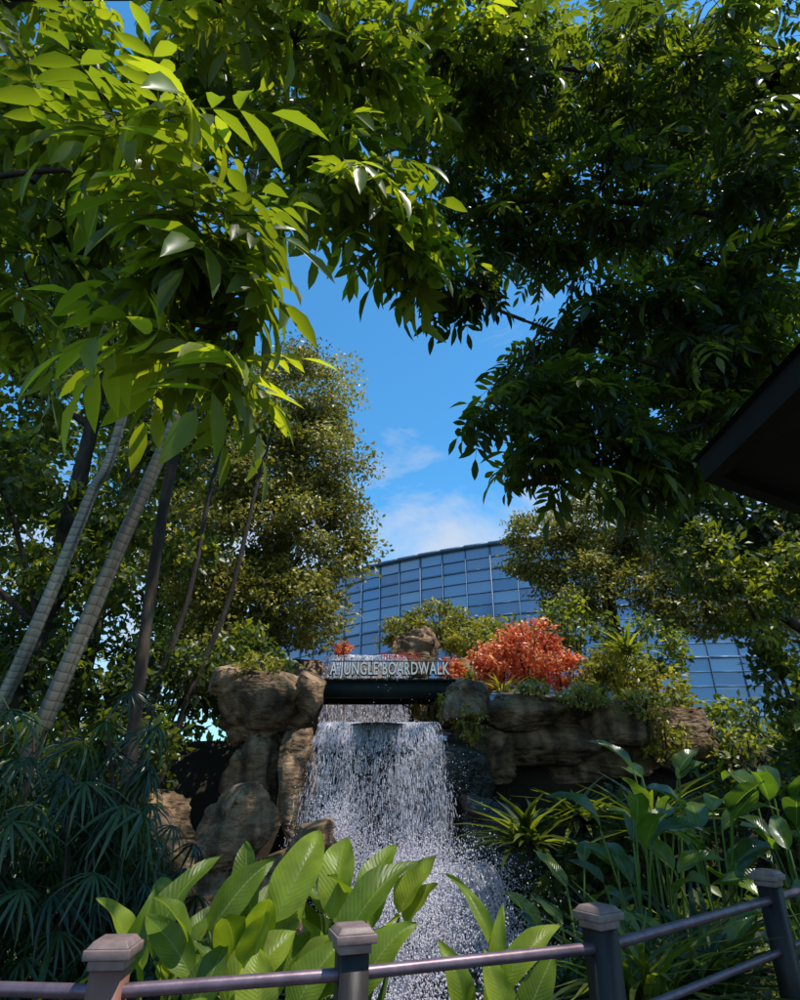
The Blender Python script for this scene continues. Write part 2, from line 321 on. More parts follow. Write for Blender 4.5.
# ------------------------------------------------------------ terrain
def ss(a,b,x):
    t=np.clip((x-a)/(b-a),0,1); return t*t*(3-2*t)
def hgt(x,y):
    side=ss(1.6,4.0,np.abs(x+.1))
    low=-1.35+side*1.15
    low=np.where(y<4.5, low*ss(2.6,4.5,y)+(-.55)*(1-ss(2.6,4.5,y)), low)
    pl=ss(10.8,12.3,y)*(1-ss(24,34,y))*(1-ss(12,22,np.abs(x)))
    z=low*(1-ss(12,30,np.hypot(x,y-6)))+0*x
    return z*(1-pl)+2.25*pl+.06*np.sin(x*2.1+y)*np.cos(y*1.7-x*.6)
g=np.concatenate([-np.geomspace(400,16,16),np.linspace(-15,15,121),np.geomspace(16,400,16)])
gy=np.concatenate([-np.geomspace(400,6,14),np.linspace(-5,36,165),np.geomspace(38,600,16)])
X,Y=np.meshgrid(g,gy); Z=hgt(X,Y); V=np.stack([X,Y,Z],-1).reshape(-1,3); w=len(g)
i=np.arange((len(gy)-1)*w).reshape(-1,w)[:,:-1].ravel()
mesh_obj('ground',V,np.stack([i,i+1,i+w+1,i+w],1),M_soil,smooth=True)
def disc(name,cx,cy,rx,ry,z,mat,n=48):
    a=np.linspace(0,2*math.pi,n,endpoint=False); rr=1+.08*np.sin(3*a)+.05*np.sin(7*a)
    V=[[cx,cy,z]]+[[cx+rx*r*math.cos(t),cy+ry*r*math.sin(t),z] for t,r in zip(a,rr)]
    F=[[0,1+k,1+(k+1)%n] for k in range(n)]
    mesh_obj(name,V,F,mat)
disc('pool_water',.1,7.1,2.6,2.9,-1.0,M_pool)
disc('stream_water',-.35,12.0,1.3,2.0,2.40,M_pool)
# ------------------------------------------------------------ rocks
def rockmesh(c,r,seed,sub=5,box_=.4,cuts=14,namp=.13):
    bm=bmesh.new(); bmesh.ops.create_icosphere(bm,subdivisions=sub,radius=1)
    V=np.array([v.co[:] for v in bm.verts]); F=np.array([[v.index for v in f.verts] for f in bm.faces]); bm.free()
    q=np.random.default_rng(seed)
    V=np.sign(V)*np.abs(V)**box_; V/= np.abs(V).max()
    for _ in range(cuts):
        n=norm(q.normal(size=3)*[1,1,.6]); d=q.uniform(.62,1.0); e=np.maximum(0,V@n-d); V=V-e[:,None]*n
    V=V*np.array(r)
    out=[]
    for v in V:
        p=Vector(v)*1.1+Vector((seed*3.1,seed*1.7,0)); nn=noise.fractal(p*1.6,.7,2.1,7)
        pp=Vector((p.x*1.5,p.y*1.5,p.z*2.6)); rd=noise.voronoi(pp)[0]; cr=min(rd[1]-rd[0],.12)/.12
        st=math.floor(p.z*5+nn*.6); stv=(math.sin(st*12.9)*43758.5)%1
        out.append(nn*namp*.8+(stv-.5)*namp*.6-(1-cr)*namp*.8)
    V=V+norm(V)*np.array(out)[:,None]*min(1.2,max(.4,min(r)*1.2))
    a=q.uniform(-.25,.25); R=np.array([[math.cos(a),math.sin(a),0],[-math.sin(a),math.cos(a),0],[0,0,1]])
    return V@R+np.array(c),F
def rocks(name,lst,mat):
    e=empty(name)
    for i,(c,r) in enumerate(lst):
        v,f=rockmesh(c,r,int(abs(c[0]*37+c[1]*11+c[2]*53))+i,sub=5 if max(r)>.5 else 4); mesh_obj('block_%d'%(i+1),v,f,mat,e,smooth=False)
rocks('rock_outcrop',[((-2.2,10.9,2.7),(.8,.8,.62)),((-1.62,10.35,1.5),(.36,.5,.85)),((-2.35,10.8,1.7),(.6,.6,.8)),((-2.15,9.1,1.05),(.6,.45,.52)),((-1.15,9.0,.85),(.38,.35,.28)),((-1.5,10.5,2.9),(.3,.5,.42)),
   ((-2.6,9.3,.0),(1.0,.8,.9)),((-1.6,9.2,.1),(.6,.6,.65)),((-3.6,9.9,.6),(.8,.8,.9)),((-2.9,10.6,3.1),(.5,.5,.3))],M_rock)
rocks('rock_outcrop',[((2.5,11.5,2.72),(1.35,.8,.36)),((1.2,11.2,2.8),(.5,.7,.45)),((2.3,11.7,2.15),(1.35,.7,.35)),((3.9,11.7,2.55),(.9,.8,.45)),((3.7,11.9,1.9),(1.2,.6,.4)),((5.1,12,2.2),(.8,.8,.6)),((1.4,11.5,2.0),(.6,.5,.5))],M_rock)
rocks('wet_cliff',[((-.3,11.15,.5),(1.9,.75,1.72)),((2.6,12.3,.6),(2.6,.6,1.6)),((1.5,10.3,.2),(.6,.6,1.1)),((.35,9.25,-.35),(.9,.55,.7)),((.65,8.6,-.75),(.7,.5,.5)),((-.6,9.3,-.5),(.7,.5,.6)),((1.1,9.7,1.25),(.3,.3,.22)),((1.35,8.6,-.8),(.5,.5,.45))],M_wet)
rocks('rock_outcrop',[((.42,14.6,4.3),(.72,.6,.66)),((1.4,14.3,3.3),(.9,.8,.8)),((-2.2,14.6,3.3),(.9,.8,.9)),((-.6,15.2,3.2),(1.4,.7,.98)),((1.25,12.9,2.9),(.5,.6,.45)),((-1.95,12.8,2.8),(.5,.6,.55))],M_rock)
# ------------------------------------------------------------ waterfall
def strands(n0,x0,x1,y0,z0,z1,vlo,vhi,spread,wlo,whi,cx,lo=.15,tp=.5):
    x=rng.uniform(x0,x1,n0)
    dn=.5+.3*np.sin(x*7+.6)+.3*np.sin(x*17+1)+.2*np.sin(x*41+2); keep=rng.random(n0)<np.clip(lo+.7*dn,0.03,1); x=x[keep]; n=len(x)
    T=math.sqrt((z0-z1)/4.9); t0=T*rng.random(n)**tp; dt=rng.uniform(.003,.022,n)*(1+2.*(t0<T*.35))
    v=rng.uniform(vlo,vhi,n); sp=(x-cx)*spread+rng.normal(0,.16,n); w=rng.uniform(wlo,whi,n)
    ts=np.stack([t0,t0+dt*.5,np.minimum(t0+dt,T*1.02)],1)
    P=np.stack([x[:,None]+sp[:,None]*ts, y0-v[:,None]*ts, z0-4.9*ts**2],-1)
    ww=np.stack([w*.3,w,w*.5],1); a=rng.uniform(0,2.1,n); out=[]
    for k in range(3):
        an=a+k*2.094; off=np.stack([np.cos(an),np.sin(an),0*an],-1)[:,None,:]*ww[:,:,None]; out.append(P+off)
    O=np.stack(out,2).reshape(n,9,3); tf=[]
    for i_ in range(2):
        for k in range(3):
            A=i_*3+k;B=i_*3+(k+1)%3; tf+= [[A,B,B+3],[A,B+3,A+3]]
    tf=np.array(tf); F=(tf[None]+(np.arange(n)*9)[:,None,None]).reshape(-1,3)
    return O.reshape(-1,3),F
OCT=(np.array([[1,0,0],[-1,0,0],[0,1,0],[0,-1,0],[0,0,1.5],[0,0,-1.5]],float),np.array([[0,2,4],[2,1,4],[1,3,4],[3,0,4],[2,0,5],[1,2,5],[3,1,5],[0,3,5]]))
def drops(pos,s):
    n=len(pos); s=np.asarray(s)
    return (OCT[0][None]*s[:,None,None]+pos[:,None,:]).reshape(-1,3),(OCT[1][None]+(np.arange(n)*6)[:,None,None]).reshape(-1,3)
wf=empty('waterfall')
def sheet(name,x0,x1,y0,z0,z1,v,spread,cx,back=0.6,mat=None):
    nu,nv=60,24; T=math.sqrt((z0-z1)/4.9); V=[];UV=[]
    for j in range(nv+4):
        for i_ in range(nu+1):
            u=i_/nu; x=x0+(x1-x0)*u; lip=.05*math.sin(x*7)+.03*math.sin(x*17)
            if j<4: V.append([x,y0+lip+back*(1-j/4),z0+.03*(1-j/4)+.01*math.sin(x*11+j)])
            else:
                t=T*(j-3)/nv*1.03; vv=v*(1+.25*math.sin(x*6+1)+.12*math.sin(x*19)); V.append([x+(x-cx)*spread*t,y0+lip-vv*t,z0-4.9*t*t])
            UV.append([u*(x1-x0)/2,j/(nv+4)*2*(z0-z1)/2.])
    w_=nu+1; F=[[j*w_+i_,j*w_+i_+1,(j+1)*w_+i_+1,(j+1)*w_+i_] for j in range(nv+3) for i_ in range(nu)]
    mesh_obj(name,V,F,mat or M_sheet,wf,uv=UV,smooth=True)
sheet('main_sheet',-1.25,.60,10.2,2.44,.35,.8,.35,-.3)
sheet('upper_sheet',-1.75,.15,14.1,4.22,2.4,.5,.05,-.7,mat=M_sheet2)
sheet('lower_sheet',-.35,1.15,9.35,.5,-1.0,1.0,.35,.4,.45,mat=M_sheet2)
sheet('lower_sheet_front',.0,1.05,8.7,-.2,-1.05,1.0,.35,.5,.4,mat=M_sheet2)
parts=[strands(17000,-1.25,.60,10.18,2.44,.3,.6,1.25,.42,.0025,.0075,-.3),
       strands(4500,-1.25,.60,10.2,2.44,2.0,.6,.9,.2,.004,.009,-.3,lo=.4,tp=.8),
       strands(4500,-1.75,.15,14.08,4.22,2.4,.4,.7,.05,.005,.014,-.7,lo=.4),
       strands(14000,-.35,1.2,9.3,.6,-1.0,.3,1.7,.5,.003,.010,.4,lo=.6)]
def gd(n,c,s,lo,hi):
    p=np.array(c)+rng.normal(size=(n,3))*np.array(s); return drops(p,rng.uniform(lo,hi,n))
parts+=[gd(12000,(.15,9.3,.45),(.62,.16,.22),.003,.010),gd(20000,(.5,8.55,-.2),(.52,.25,.40),.003,.011),gd(4500,(-.9,9.3,.8),(.2,.15,.3),.003,.010),gd(1200,(-.3,13.5,2.6),(.7,.2,.15),.004,.01),gd(12000,(.5,8.1,-.75),(.7,.4,.22),.004,.012),gd(4500,(-.2,9.7,1.2),(.6,.14,.5),.002,.006)]
v,f=join_parts(parts); mesh_obj('strands_and_spray',v,f,M_foam,wf)
# ------------------------------------------------------------ footbridge + sign
fb=empty('footbridge')
parts=[box((-.35,12.0,3.17),(2.9,.16,.30)),box((-.35,13.1,3.17),(2.9,.16,.30))]
parts+=[box((-1.75+.2*k,12.55,3.345),(.19,1.35,.045)) for k in range(15)]
v,f=join_parts(parts); mesh_obj('beams_and_deck',v,f,M_beam,fb)
sg=empty('boardwalk_sign')
def text(s,mat,width,height,loc,name,ext=.03,off=.018):
    cu=bpy.data.curves.new(name,'FONT'); cu.body=s; cu.size=1; cu.extrude=.02; cu.resolution_u=3; cu.offset=off; cu.space_character=1.08
    ob=bpy.data.objects.new(name+'_tmp',cu); col.objects.link(ob)
    dg=bpy.context.evaluated_depsgraph_get(); dg.update(); me=bpy.data.meshes.new_from_object(ob.evaluated_get(dg)); bpy.data.objects.remove(ob)
    V=np.array([v.co[:] for v in me.vertices]); mn=V.min(0); mx=V.max(0)
    V=(V-mn)/(mx-mn)*[width,height,ext]
    V=np.stack([V[:,0]+loc[0],loc[1]-V[:,2],V[:,1]+loc[2]],-1)
    me.vertices.foreach_set('co',V.astype(np.float32).ravel()); me.materials.clear(); me.materials.append(mat); me.update()
    o=bpy.data.objects.new(name,me); col.objects.link(o); o.parent=sg
text('A JUNGLE BOARDWALK',M_beam,2.34,.36,(-1.37,11.93,3.335),'letter_backing',.02,.06)
text('A JUNGLE BOARDWALK',M_white,2.3,.32,(-1.35,11.89,3.355),'letters_jungle_boardwalk',.03,.012)
text('THE AIRPORT',M_redl,.8,.13,(-.4,11.9,3.72),'letters_airport')
v,f=join_parts([box((-.2,11.96,3.7),(2.3,.025,.02))]+[box((-1.3+.37*k,11.97,3.5),(.02,.02,.4)) for k in range(7)]); mesh_obj('sign_frame',v,f,M_beam,sg)
# ------------------------------------------------------------ fence + boardwalk
fe=empty('fence')
posts=[(-1.95,2.62),(-.99,2.54),(-.18,2.75),(.865,3.14),(2.23,4.27),(3.6,5.5)]
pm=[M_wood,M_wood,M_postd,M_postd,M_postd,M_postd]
for k,(x,y) in enumerate(posts):
    nx=posts[min(k+1,5)]; pv=posts[max(k-1,0)]; a=math.atan2(nx[1]-pv[1],nx[0]-pv[0])
    v,f=join_parts([box((x,y,.51),(.105,.105,1.02),a)]); mesh_obj('post_%d'%(k+1),v,f,pm[k],fe)
    v,f=join_parts([box((x,y,1.035),(.122,.122,.03),a),box((x,y,1.066),(.155,.155,.03),a),box((x,y,1.092),(.145,.145,.022),a,top=.75)]); ob=mesh_obj('post_cap_%d'%(k+1),v,f,M_cap,fe)
    b=ob.modifiers.new('b','BEVEL'); b.width=.004; b.segments=2
rp=[]
for k in range(5):
    a=np.array([*posts[k],0]);b=np.array([*posts[k+1],0])
    for z,r in((.95,.022),(.70,.018),(.40,.018)):
        rp.append(tube([a+[0,0,z],b+[0,0,z]],[r,r],n=14,sub=1))
v,f=join_parts(rp); mesh_obj('rails',v,f,M_rail,fe,smooth=True)
bw=empty('boardwalk'); parts=[]
for k in range(45): parts.append(box((0,-4+k*.15,-.03),(8.0,.14,.05)))
v,f=join_parts(parts); mesh_obj('deck_boards',v,f,M_deck,bw)
v,f=join_parts([tube([[x,y,-.9],[x,y,-.06]],[.07,.07],n=8,sub=1) for x in(-3,-1,1,3) for y in(-3,0,2.4)]); mesh_obj('piles',v,f,M_postd,bw)
# ------------------------------------------------------------ pavilion
pv=empty('hexagonal_pavilion'); cx,cy,s=3.46,2.05,2.0
def hexring(r,z): return [[cx+r*math.cos(math.radians(60*k+30)),cy+r*math.sin(math.radians(60*k+30)),z] for k in range(6)]
z0=3.14
V=hexring(s,z0)+hexring(s,z0+.14)+hexring(s*1.02,z0+.14)+[[cx,cy,z0+1.1]]+hexring(s*.95,z0)+hexring(s*.95,z0+.07)+[[cx,cy,z0+.7]]
def q4(a,b): return [[a+k,a+(k+1)%6,b+(k+1)%6,b+k] for k in range(6)]
F4=q4(0,6)+q4(6,12)+q4(19,0)+q4(25,19)
me=bpy.data.meshes.new('roof'); me.from_pydata(V,[],F4+[[12+k,12+(k+1)%6,18] for k in range(6)]+[[25+k,25+(k+1)%6,31] for k in range(6)]); me.materials.append(M_black)
o=bpy.data.objects.new('roof',me); col.objects.link(o); o.parent=pv
v,f=join_parts([tube([[p[0],p[1],-.6],[p[0],p[1],z0+.1]],[.05,.05],n=10,sub=1) for p in hexring(s*.8,0) if p[0]>3.3]); mesh_obj('columns',v,f,M_black,pv,smooth=True)
# ------------------------------------------------------------ glass building
bd=empty('glass_terminal_building')
R0=46.;ax_=(.287,.958);C0=np.array([12+ax_[0]*R0,40+ax_[1]*R0]); top=17.4
m,nt,out=newmat('blue_glass'); N=nt.nodes.new; L=nt.links.new
at=N('ShaderNodeAttribute'); at.attribute_name='rnd'
r=ramp(nt,[(0,(.10,.21,.36)),(.5,(.16,.31,.50)),(1,(.27,.44,.60))]); L(at.outputs['Fac'],r.inputs[0])
pb=N('ShaderNodeBsdfPrincipled'); pb.inputs['Roughness'].default_value=.12; pb.inputs['Metallic'].default_value=.15; pb.inputs['Specular IOR Level'].default_value=.8; L(r.outputs[0],pb.inputs['Base Color']); L(pb.outputs[0],out.inputs[0]); M_glass=m
M_mul=noisemat('mullion',[(.3,(.10,.16,.24)),(.7,(.17,.25,.34))],scale=3,rough=.5,metal=.1,bump=.05)
a0=math.atan2(-ax_[1],-ax_[0]); step=1.9/R0; nseg=90; angs=a0+(np.arange(nseg+1)-nseg/2)*step; zs=np.linspace(-2,top,23)
V=[];F=[];RN=[]; mu=[]
P2=lambda a,r: (C0[0]+r*math.cos(a),C0[1]+r*math.sin(a))
for i_ in range(nseg):
    for j in range(len(zs)-1):
        rr=R0+rng.normal()*.01; o=len(V); x,y=P2(angs[i_],rr);x2,y2=P2(angs[i_+1],rr+rng.normal()*.01)
        V+=[[x,y,zs[j]],[x2,y2,zs[j]],[x2,y2,zs[j+1]],[x,y,zs[j+1]]]; F.append([o,o+1,o+2,o+3]); RN+=[min(1,max(0,rng.normal(.45,.2)))]*4
mesh_obj('glazing',V,F,M_glass,bd,rnd=RN)
for i_ in range(nseg+1):
    x,y=P2(angs[i_],R0+.06); mu.append(box((x,y,(top-2)/2),(.10,.05 if i_%3 else .1,top+2),angs[i_]))
for i_ in range(nseg):
    am=(angs[i_]+angs[i_+1])/2; x,y=P2(am,R0*math.cos(step/2)+.05)
    for j,z in enumerate(zs):
        mu.append(box((x,y,z),(.08 if j%4 else .12,2*R0*math.sin(step/2)*1.0,.05 if j%4 else .13),am))
    x,y=P2(am,R0+.12); mu.append(box((x,y,top+.10),(.5,2*R0*math.sin(step/2)*1.02,.2),am))
v,f=join_parts(mu); mesh_obj('mullions_and_parapet',v,f,M_mul,bd)
V=[[C0[0],C0[1],top+.1]]+[[*P2(a,R0+.1),top+.1] for a in angs]; mesh_obj('roof',V,[[0,k,k+1] for k in range(1,len(angs))],M_mul,bd)
# ------------------------------------------------------------ near canopy trees
canopy('compound_leaf_tree',[(-4.6,2.6,-1),(-4.5,2.7,3),(-4.1,2.8,6),(-3.4,3,8.5)],[.26,.22,.16,.1],
 [([(-4.4,2.7,3.8),(-3,2.6,4.9),(-1.8,2.5,5.0),(-.9,2.5,4.5),(-.75,2.5,3.8)],.026),([(-4.2,2.8,5.5),(-2.8,3,6.6),(-1.2,3.1,6.3),(-.1,3.5,5.7)],.035),([(-3.6,2.9,7.8),(-2,3,8),(-.5,3,7.8)],.035),([(-4.2,2.8,5.5),(-3.4,3.4,5.9),(-2.6,3.8,5.6)],.025)],
 [((-1.25,2.1,4.85),(.35,.3,.22),5),((-.95,2.4,4.2),(.42,.3,.22),7),((-1.15,2.4,3.72),(.28,.25,.12),3),((-.9,2.4,3.45),(.10,.12,.08),2),((-.45,3.2,5.8),(.55,.45,.45),9),((.15,3.8,5.75),(.35,.4,.35),6),
  ((-2.8,3.5,5.8),(.7,.6,.6),9),((-3.0,3.2,7.1),(1,.7,.8),18),((-.9,3.,7.3),(1.2,.7,.6),21),((-2.6,3.3,4.7),(.5,.5,.4),5),((-2.2,2.7,5.6),(.5,.3,.3),4),((-.9,3.4,6.4),(.6,.4,.4),6),((-3.3,3.0,8.8),(1.3,.9,.6),14),((-1.8,2.8,8.2),(1.0,.8,.5),12),((-3.2,4.4,6.6),(.7,.6,.6),7),((.2,3.4,8.0),(.7,.5,.5),11)],  # highest pads lie above the view, added to shade the left undergrowth
 .50,M_canL,PIN)
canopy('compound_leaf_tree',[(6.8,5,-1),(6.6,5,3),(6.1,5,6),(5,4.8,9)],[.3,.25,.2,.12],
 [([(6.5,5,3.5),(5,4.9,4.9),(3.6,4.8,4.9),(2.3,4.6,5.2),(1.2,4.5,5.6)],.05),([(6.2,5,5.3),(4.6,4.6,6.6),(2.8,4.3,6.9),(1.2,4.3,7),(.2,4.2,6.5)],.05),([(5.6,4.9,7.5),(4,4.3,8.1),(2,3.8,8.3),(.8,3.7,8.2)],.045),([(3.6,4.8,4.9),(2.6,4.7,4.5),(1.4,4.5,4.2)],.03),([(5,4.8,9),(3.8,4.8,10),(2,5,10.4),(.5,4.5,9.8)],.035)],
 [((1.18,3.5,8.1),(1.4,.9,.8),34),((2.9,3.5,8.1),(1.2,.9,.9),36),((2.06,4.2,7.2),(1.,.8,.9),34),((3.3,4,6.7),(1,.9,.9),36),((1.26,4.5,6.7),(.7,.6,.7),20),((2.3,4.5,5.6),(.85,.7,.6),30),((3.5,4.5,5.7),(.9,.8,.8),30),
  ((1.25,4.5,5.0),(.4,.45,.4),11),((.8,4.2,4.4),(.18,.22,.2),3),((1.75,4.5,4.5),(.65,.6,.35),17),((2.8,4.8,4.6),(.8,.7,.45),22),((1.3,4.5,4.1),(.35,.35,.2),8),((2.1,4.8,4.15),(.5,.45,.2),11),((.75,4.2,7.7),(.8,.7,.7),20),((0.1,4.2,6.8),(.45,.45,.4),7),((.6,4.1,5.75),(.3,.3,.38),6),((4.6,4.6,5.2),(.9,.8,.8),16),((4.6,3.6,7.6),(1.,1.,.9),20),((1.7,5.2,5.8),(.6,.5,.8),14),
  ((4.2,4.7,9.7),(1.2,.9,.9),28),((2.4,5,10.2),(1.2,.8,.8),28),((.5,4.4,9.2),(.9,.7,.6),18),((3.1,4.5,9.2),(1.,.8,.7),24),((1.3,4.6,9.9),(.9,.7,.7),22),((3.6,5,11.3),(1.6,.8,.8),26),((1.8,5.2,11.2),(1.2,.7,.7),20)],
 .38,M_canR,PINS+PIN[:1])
# ------------------------------------------------------------ background / mid trees
tree('round_crown_tree',[(-3.6,16,2),(-3.5,16,5),(-3.3,16,8.5),(-3.1,16,12)],[.28,.24,.18,.1],
 [((-3.1,16,12.6),(1.6,1.6,1.9)),((-2.2,15.6,10),(1.45,1.5,1.7)),((-4.4,16,10),(1.9,1.8,1.9)),((-2.3,15.2,7.6),(1.6,1.5,1.5)),((-4.6,15.3,7),(1.9,1.7,1.8)),((-2.6,14.7,5.4),(1.35,1.3,1.1)),((-4.4,14.8,4.6),(1.3,1.2,1.2))],.14,M_round,dens=1.05)
tree('jungle_tree',[(-6.6,10.5,-.5),(-6.3,10.5,4),(-6.2,10.3,8),(-6.4,10.2,11)],[.2,.17,.13,.08],
 [((-6.3,10.2,11),(1.5,1.3,1.2)),((-8,10.4,8.8),(1.5,1.3,1.3)),((-5.4,11,8.6),(1.1,1.,1.1)),((-7.2,9.4,6.4),(1.3,1.,.9)),((-9,11,11.8),(1.7,1.5,1.4)),((-8.6,10,14),(1.8,1.5,1.3)),((-5.6,10.6,6.2),(.8,.8,.7)),((-9.2,10.5,5.6),(1.6,1.3,1.6))],.2,M_mid,dens=.7)
tree('jungle_tree',[(-10,19,0),(-9.8,19,6),(-9.5,19,12),(-9,19,17)],[.35,.3,.22,.12],
 [((-9,20,16),(3,2,2.5)),((-12,20,12),(3.4,2.5,3)),((-7.5,20,12),(2.4,2,2.4)),((-9.5,19,7.5),(3,2,2.6)),((-14,19,6),(3.5,2.5,3.5)),((-6.5,19,4.5),(2.4,2,2.4)),((-13,19,18),(3,2.4,2.6)),((-6.4,19.5,8),(1.7,1.6,2)),((-10.5,18.5,3.5),(2.5,1.5,2)),((-16,18,11),(2.5,2,3))],.32,M_mid,dens=.7)
tree('round_crown_tree',[(6.5,18,2),(6.4,18,5),(6.4,18,8)],[.3,.25,.15],
 [((4.6,18,8.4),(1.3,1.2,1.2)),((6.4,18,8.9),(1.6,1.5,1.4)),((8.6,17.5,8.6),(1.8,1.6,1.6)),((5.6,17.4,6.8),(1.5,1.2,1.0)),((8.4,17,6.4),(1.6,1.5,1.2)),((10.5,17,7),(1.8,1.6,2))],.14,M_round,dens=1.05)
tree('jungle_tree',[(7.6,9.4,-.5),(7.2,9.3,4),(6.6,9.2,8),(6,9,11)],[.24,.2,.15,.08],
 [((4.1,9,8.6),(1.2,1.1,1.0)),((6,9,9.2),(1.6,1.2,1.2)),((5.3,9,7),(1.4,1.1,1.0)),((7,9,6.6),(1.4,1.1,1.2)),((4.4,8.3,11.8),(1.6,1.3,1.4)),((2.4,7.6,11.3),(1.4,1.2,1.2)),((6.6,8.3,12.2),(1.6,1.3,1.4)),((5.1,9,5.3),(.9,.8,.7)),((6.2,9,5.),(1.1,.9,.9)),((6.5,9,14.5),(2,1.3,1.3))],.18,M_dark,dens=.75)
tree('jungle_tree',[(-2.9,7.5,-.9),(-3.2,7.4,5),(-2.6,7,9.5),(-1.8,6.6,12)],[.08,.07,.06,.04],
 [((-2.1,6.6,12.2),(1.,.9,.9)),((-.2,6.6,12.6),(1.2,.9,.9)),((-3.6,7.,14.5),(1.4,1,.9)),((1.1,6.6,11.8),(1.,.9,.9))],.18,M_mid,dens=.5)
vi=empty('climbing_vine'); pads=[((4.35,8,4.4),(.5,.45,.5)),((4.75,8,3.6),(.35,.35,.6)),((4.95,8,2.6),(.3,.3,.7)),((5.1,8,1.7),(.35,.35,.6)),((5.5,8,4.2),(.5,.5,.5)),((5.7,8.2,3.0),(.25,.3,.7))]
crown('foliage',pads,.13,M_mid,vi,1.,SIMPLE)
v,f=join_parts([tube([(7.2,9.2,3.2),(6.2,8.4,3.2),(5.3,8,3.5),(4.6,8,4.2),(4.3,8,4.7)],[.14,.11,.08,.05,.03],n=8,sub=5,wob=.1),tube([(5,8,-.4),(5.05,8,1.5),(4.9,8,3),(4.6,8,4.2)],[.04,.035,.03,.02],n=6,sub=5)]); mesh_obj('stems',v,f,M_bark,vi,smooth=True)
def ringed(name,pts,rad):
    e=empty(name); n=14; v,f=tube(pts,rad,n=n,sub=10); rows=len(v)//n
    uv=[[k/n,i_/rows] for i_ in range(rows) for k in range(n)]
    mesh_obj('trunk',v,f,M_ring,e,uv=uv,smooth=True)
    top=np.array(pts[-1]); parts=[]; st=leaflet([(0,.5),(.3,1),(.7,.8),(1,.1)],.05,.3,.5)
    for j in range(11):
        a=j*2.4; L_=1.8; dirv=np.array([math.cos(a),math.sin(a),0])
        pp=[top+dirv*L_*t+np.array([0,0,1.0*t-1.5*t*t]) for t in np.linspace(0,1,9)]
        v,f=tube(pp,np.linspace(.02,.005,9),n=4,sub=1); parts.append((v,np.concatenate([f[:,[0,1,2]],f[:,[0,2,3]]])))
        for t in np.linspace(.15,1,22):
            p=top+dirv*L_*t+np.array([0,0,1.0*t-1.5*t*t]); sd=np.cross(dirv,[0,0,1])
            for sgn in(-1,1): parts.append(place(st,p,sgn*sd+dirv*.7+np.array([0,0,-.35]),[0,0,1],.5*(1-.5*abs(t-.5))))
    v,f=join_parts(parts); mesh_obj('fronds',v,f,M_dark,e,rnd=np.full(len(v),.4))
ringed('palm_tree',[(-4.45,7,-.8),(-4.15,7,1),(-3.8,7,2.7),(-3.4,7,4.6),(-3.04,7,6.3),(-2.6,7,9),(-2.5,7,15)],[.12,.105,.095,.088,.08,.07,.06])
ringed('palm_tree',[(-6.3,9,-.8),(-5.95,9,1.5),(-5.55,9,3.3),(-5.15,9,5.8),(-4.9,9,8),(-4.9,9,20)],[.13,.11,.10,.09,.08,.06])
st_=empty('multi_stem_tree'); sp_=[]
for (x0,x1,y) in ((-4.5,-3.7,10.6),(-4.2,-2.9,10.9)):
    sp_.append(tube([(x0,y,-.2),(x0*.65+x1*.35,y,2.6),(x0*.3+x1*.7+.1,y,4.6),(x1,y,7),(x1+.3,y,9)],[.07,.06,.05,.04,.03],n=8,sub=6,wob=.1))
v,f=join_parts(sp_); mesh_obj('stems',v,f,M_bark,st_,smooth=True)
crown('foliage',[((-3.6,10.6,8.6),(1.2,.9,.7)),((-4.8,10.6,7.4),(.9,.8,.6)),((-4.6,10.4,9.8),(1.2,.9,.8)),((-5.6,10.2,5.0),(.9,.7,.6)),((-4.1,10.9,5.6),(.6,.5,.45))],.17,M_mid,st_,.7)
# ------------------------------------------------------------ shrubs
shrub('red_shrub',[((1.95,12.5,3.75),(.5,.45,.45)),((2.65,12.5,4.05),(.68,.5,.6)),((3.2,12.6,3.7),(.45,.4,.42)),((1.05,12.6,3.65),(.24,.25,.24)),((-1.35,14.4,4.4),(.2,.2,.16))],.095,M_red,1.0,clump=.36)
shrub('yellow_green_shrub',[((.1,16,5.1),(.7,.6,.5)),((1.1,16,5.4),(.9,.7,.6)),((2.1,16,5.1),(.8,.7,.5)),((1.8,15,4.6),(.7,.6,.4))],.11,M_yel,1.0)
shrub('green_shrub',[((3.9,12.6,3.4),(.5,.45,.45)),((4.5,12.7,3.7),(.6,.5,.5)),((1.5,13,3.5),(.4,.4,.35)),((5.3,12.7,3.2),(.7,.5,.5))],.13,M_yel,.7)
shrub('green_shrub',[((2.7,14.2,4.5),(.8,.6,.6)),((4.2,14.5,4.9),(.9,.7,.7)),((5.8,14.3,4.4),(.9,.7,.7)),((7.2,13.5,2.5),(1.1,.8,.7)),((9.3,13.5,2.6),(1.3,.8,.8)),((6.2,11.6,1.9),(.9,.6,.6)),((7.6,11.6,2.0),(1,.6,.7)),((9.2,11.6,2.2),(1.1,.6,.8))],.16,M_mid,.7)
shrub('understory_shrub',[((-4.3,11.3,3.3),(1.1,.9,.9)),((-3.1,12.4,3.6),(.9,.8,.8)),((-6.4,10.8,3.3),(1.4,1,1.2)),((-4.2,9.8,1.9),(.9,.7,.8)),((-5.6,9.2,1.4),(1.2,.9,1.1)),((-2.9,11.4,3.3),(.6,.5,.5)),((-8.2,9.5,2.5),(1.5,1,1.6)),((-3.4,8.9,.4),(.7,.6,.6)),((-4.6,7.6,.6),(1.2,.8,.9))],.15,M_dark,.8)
shrub('understory_shrub',[((3.4,9.8,.6),(1.2,.8,.8)),((2.2,9.2,.1),(.8,.6,.7)),((4.6,9.4,.8),(1.1,.8,.9)),((6.4,9,1.2),(1.2,.9,1.2)),((3.2,7.2,-.1),(.9,.7,.6)),((2.2,7,-.5),(.6,.6,.5)),((8.2,10.5,2),(1.6,1,1.8))],.15,M_dark,.8)
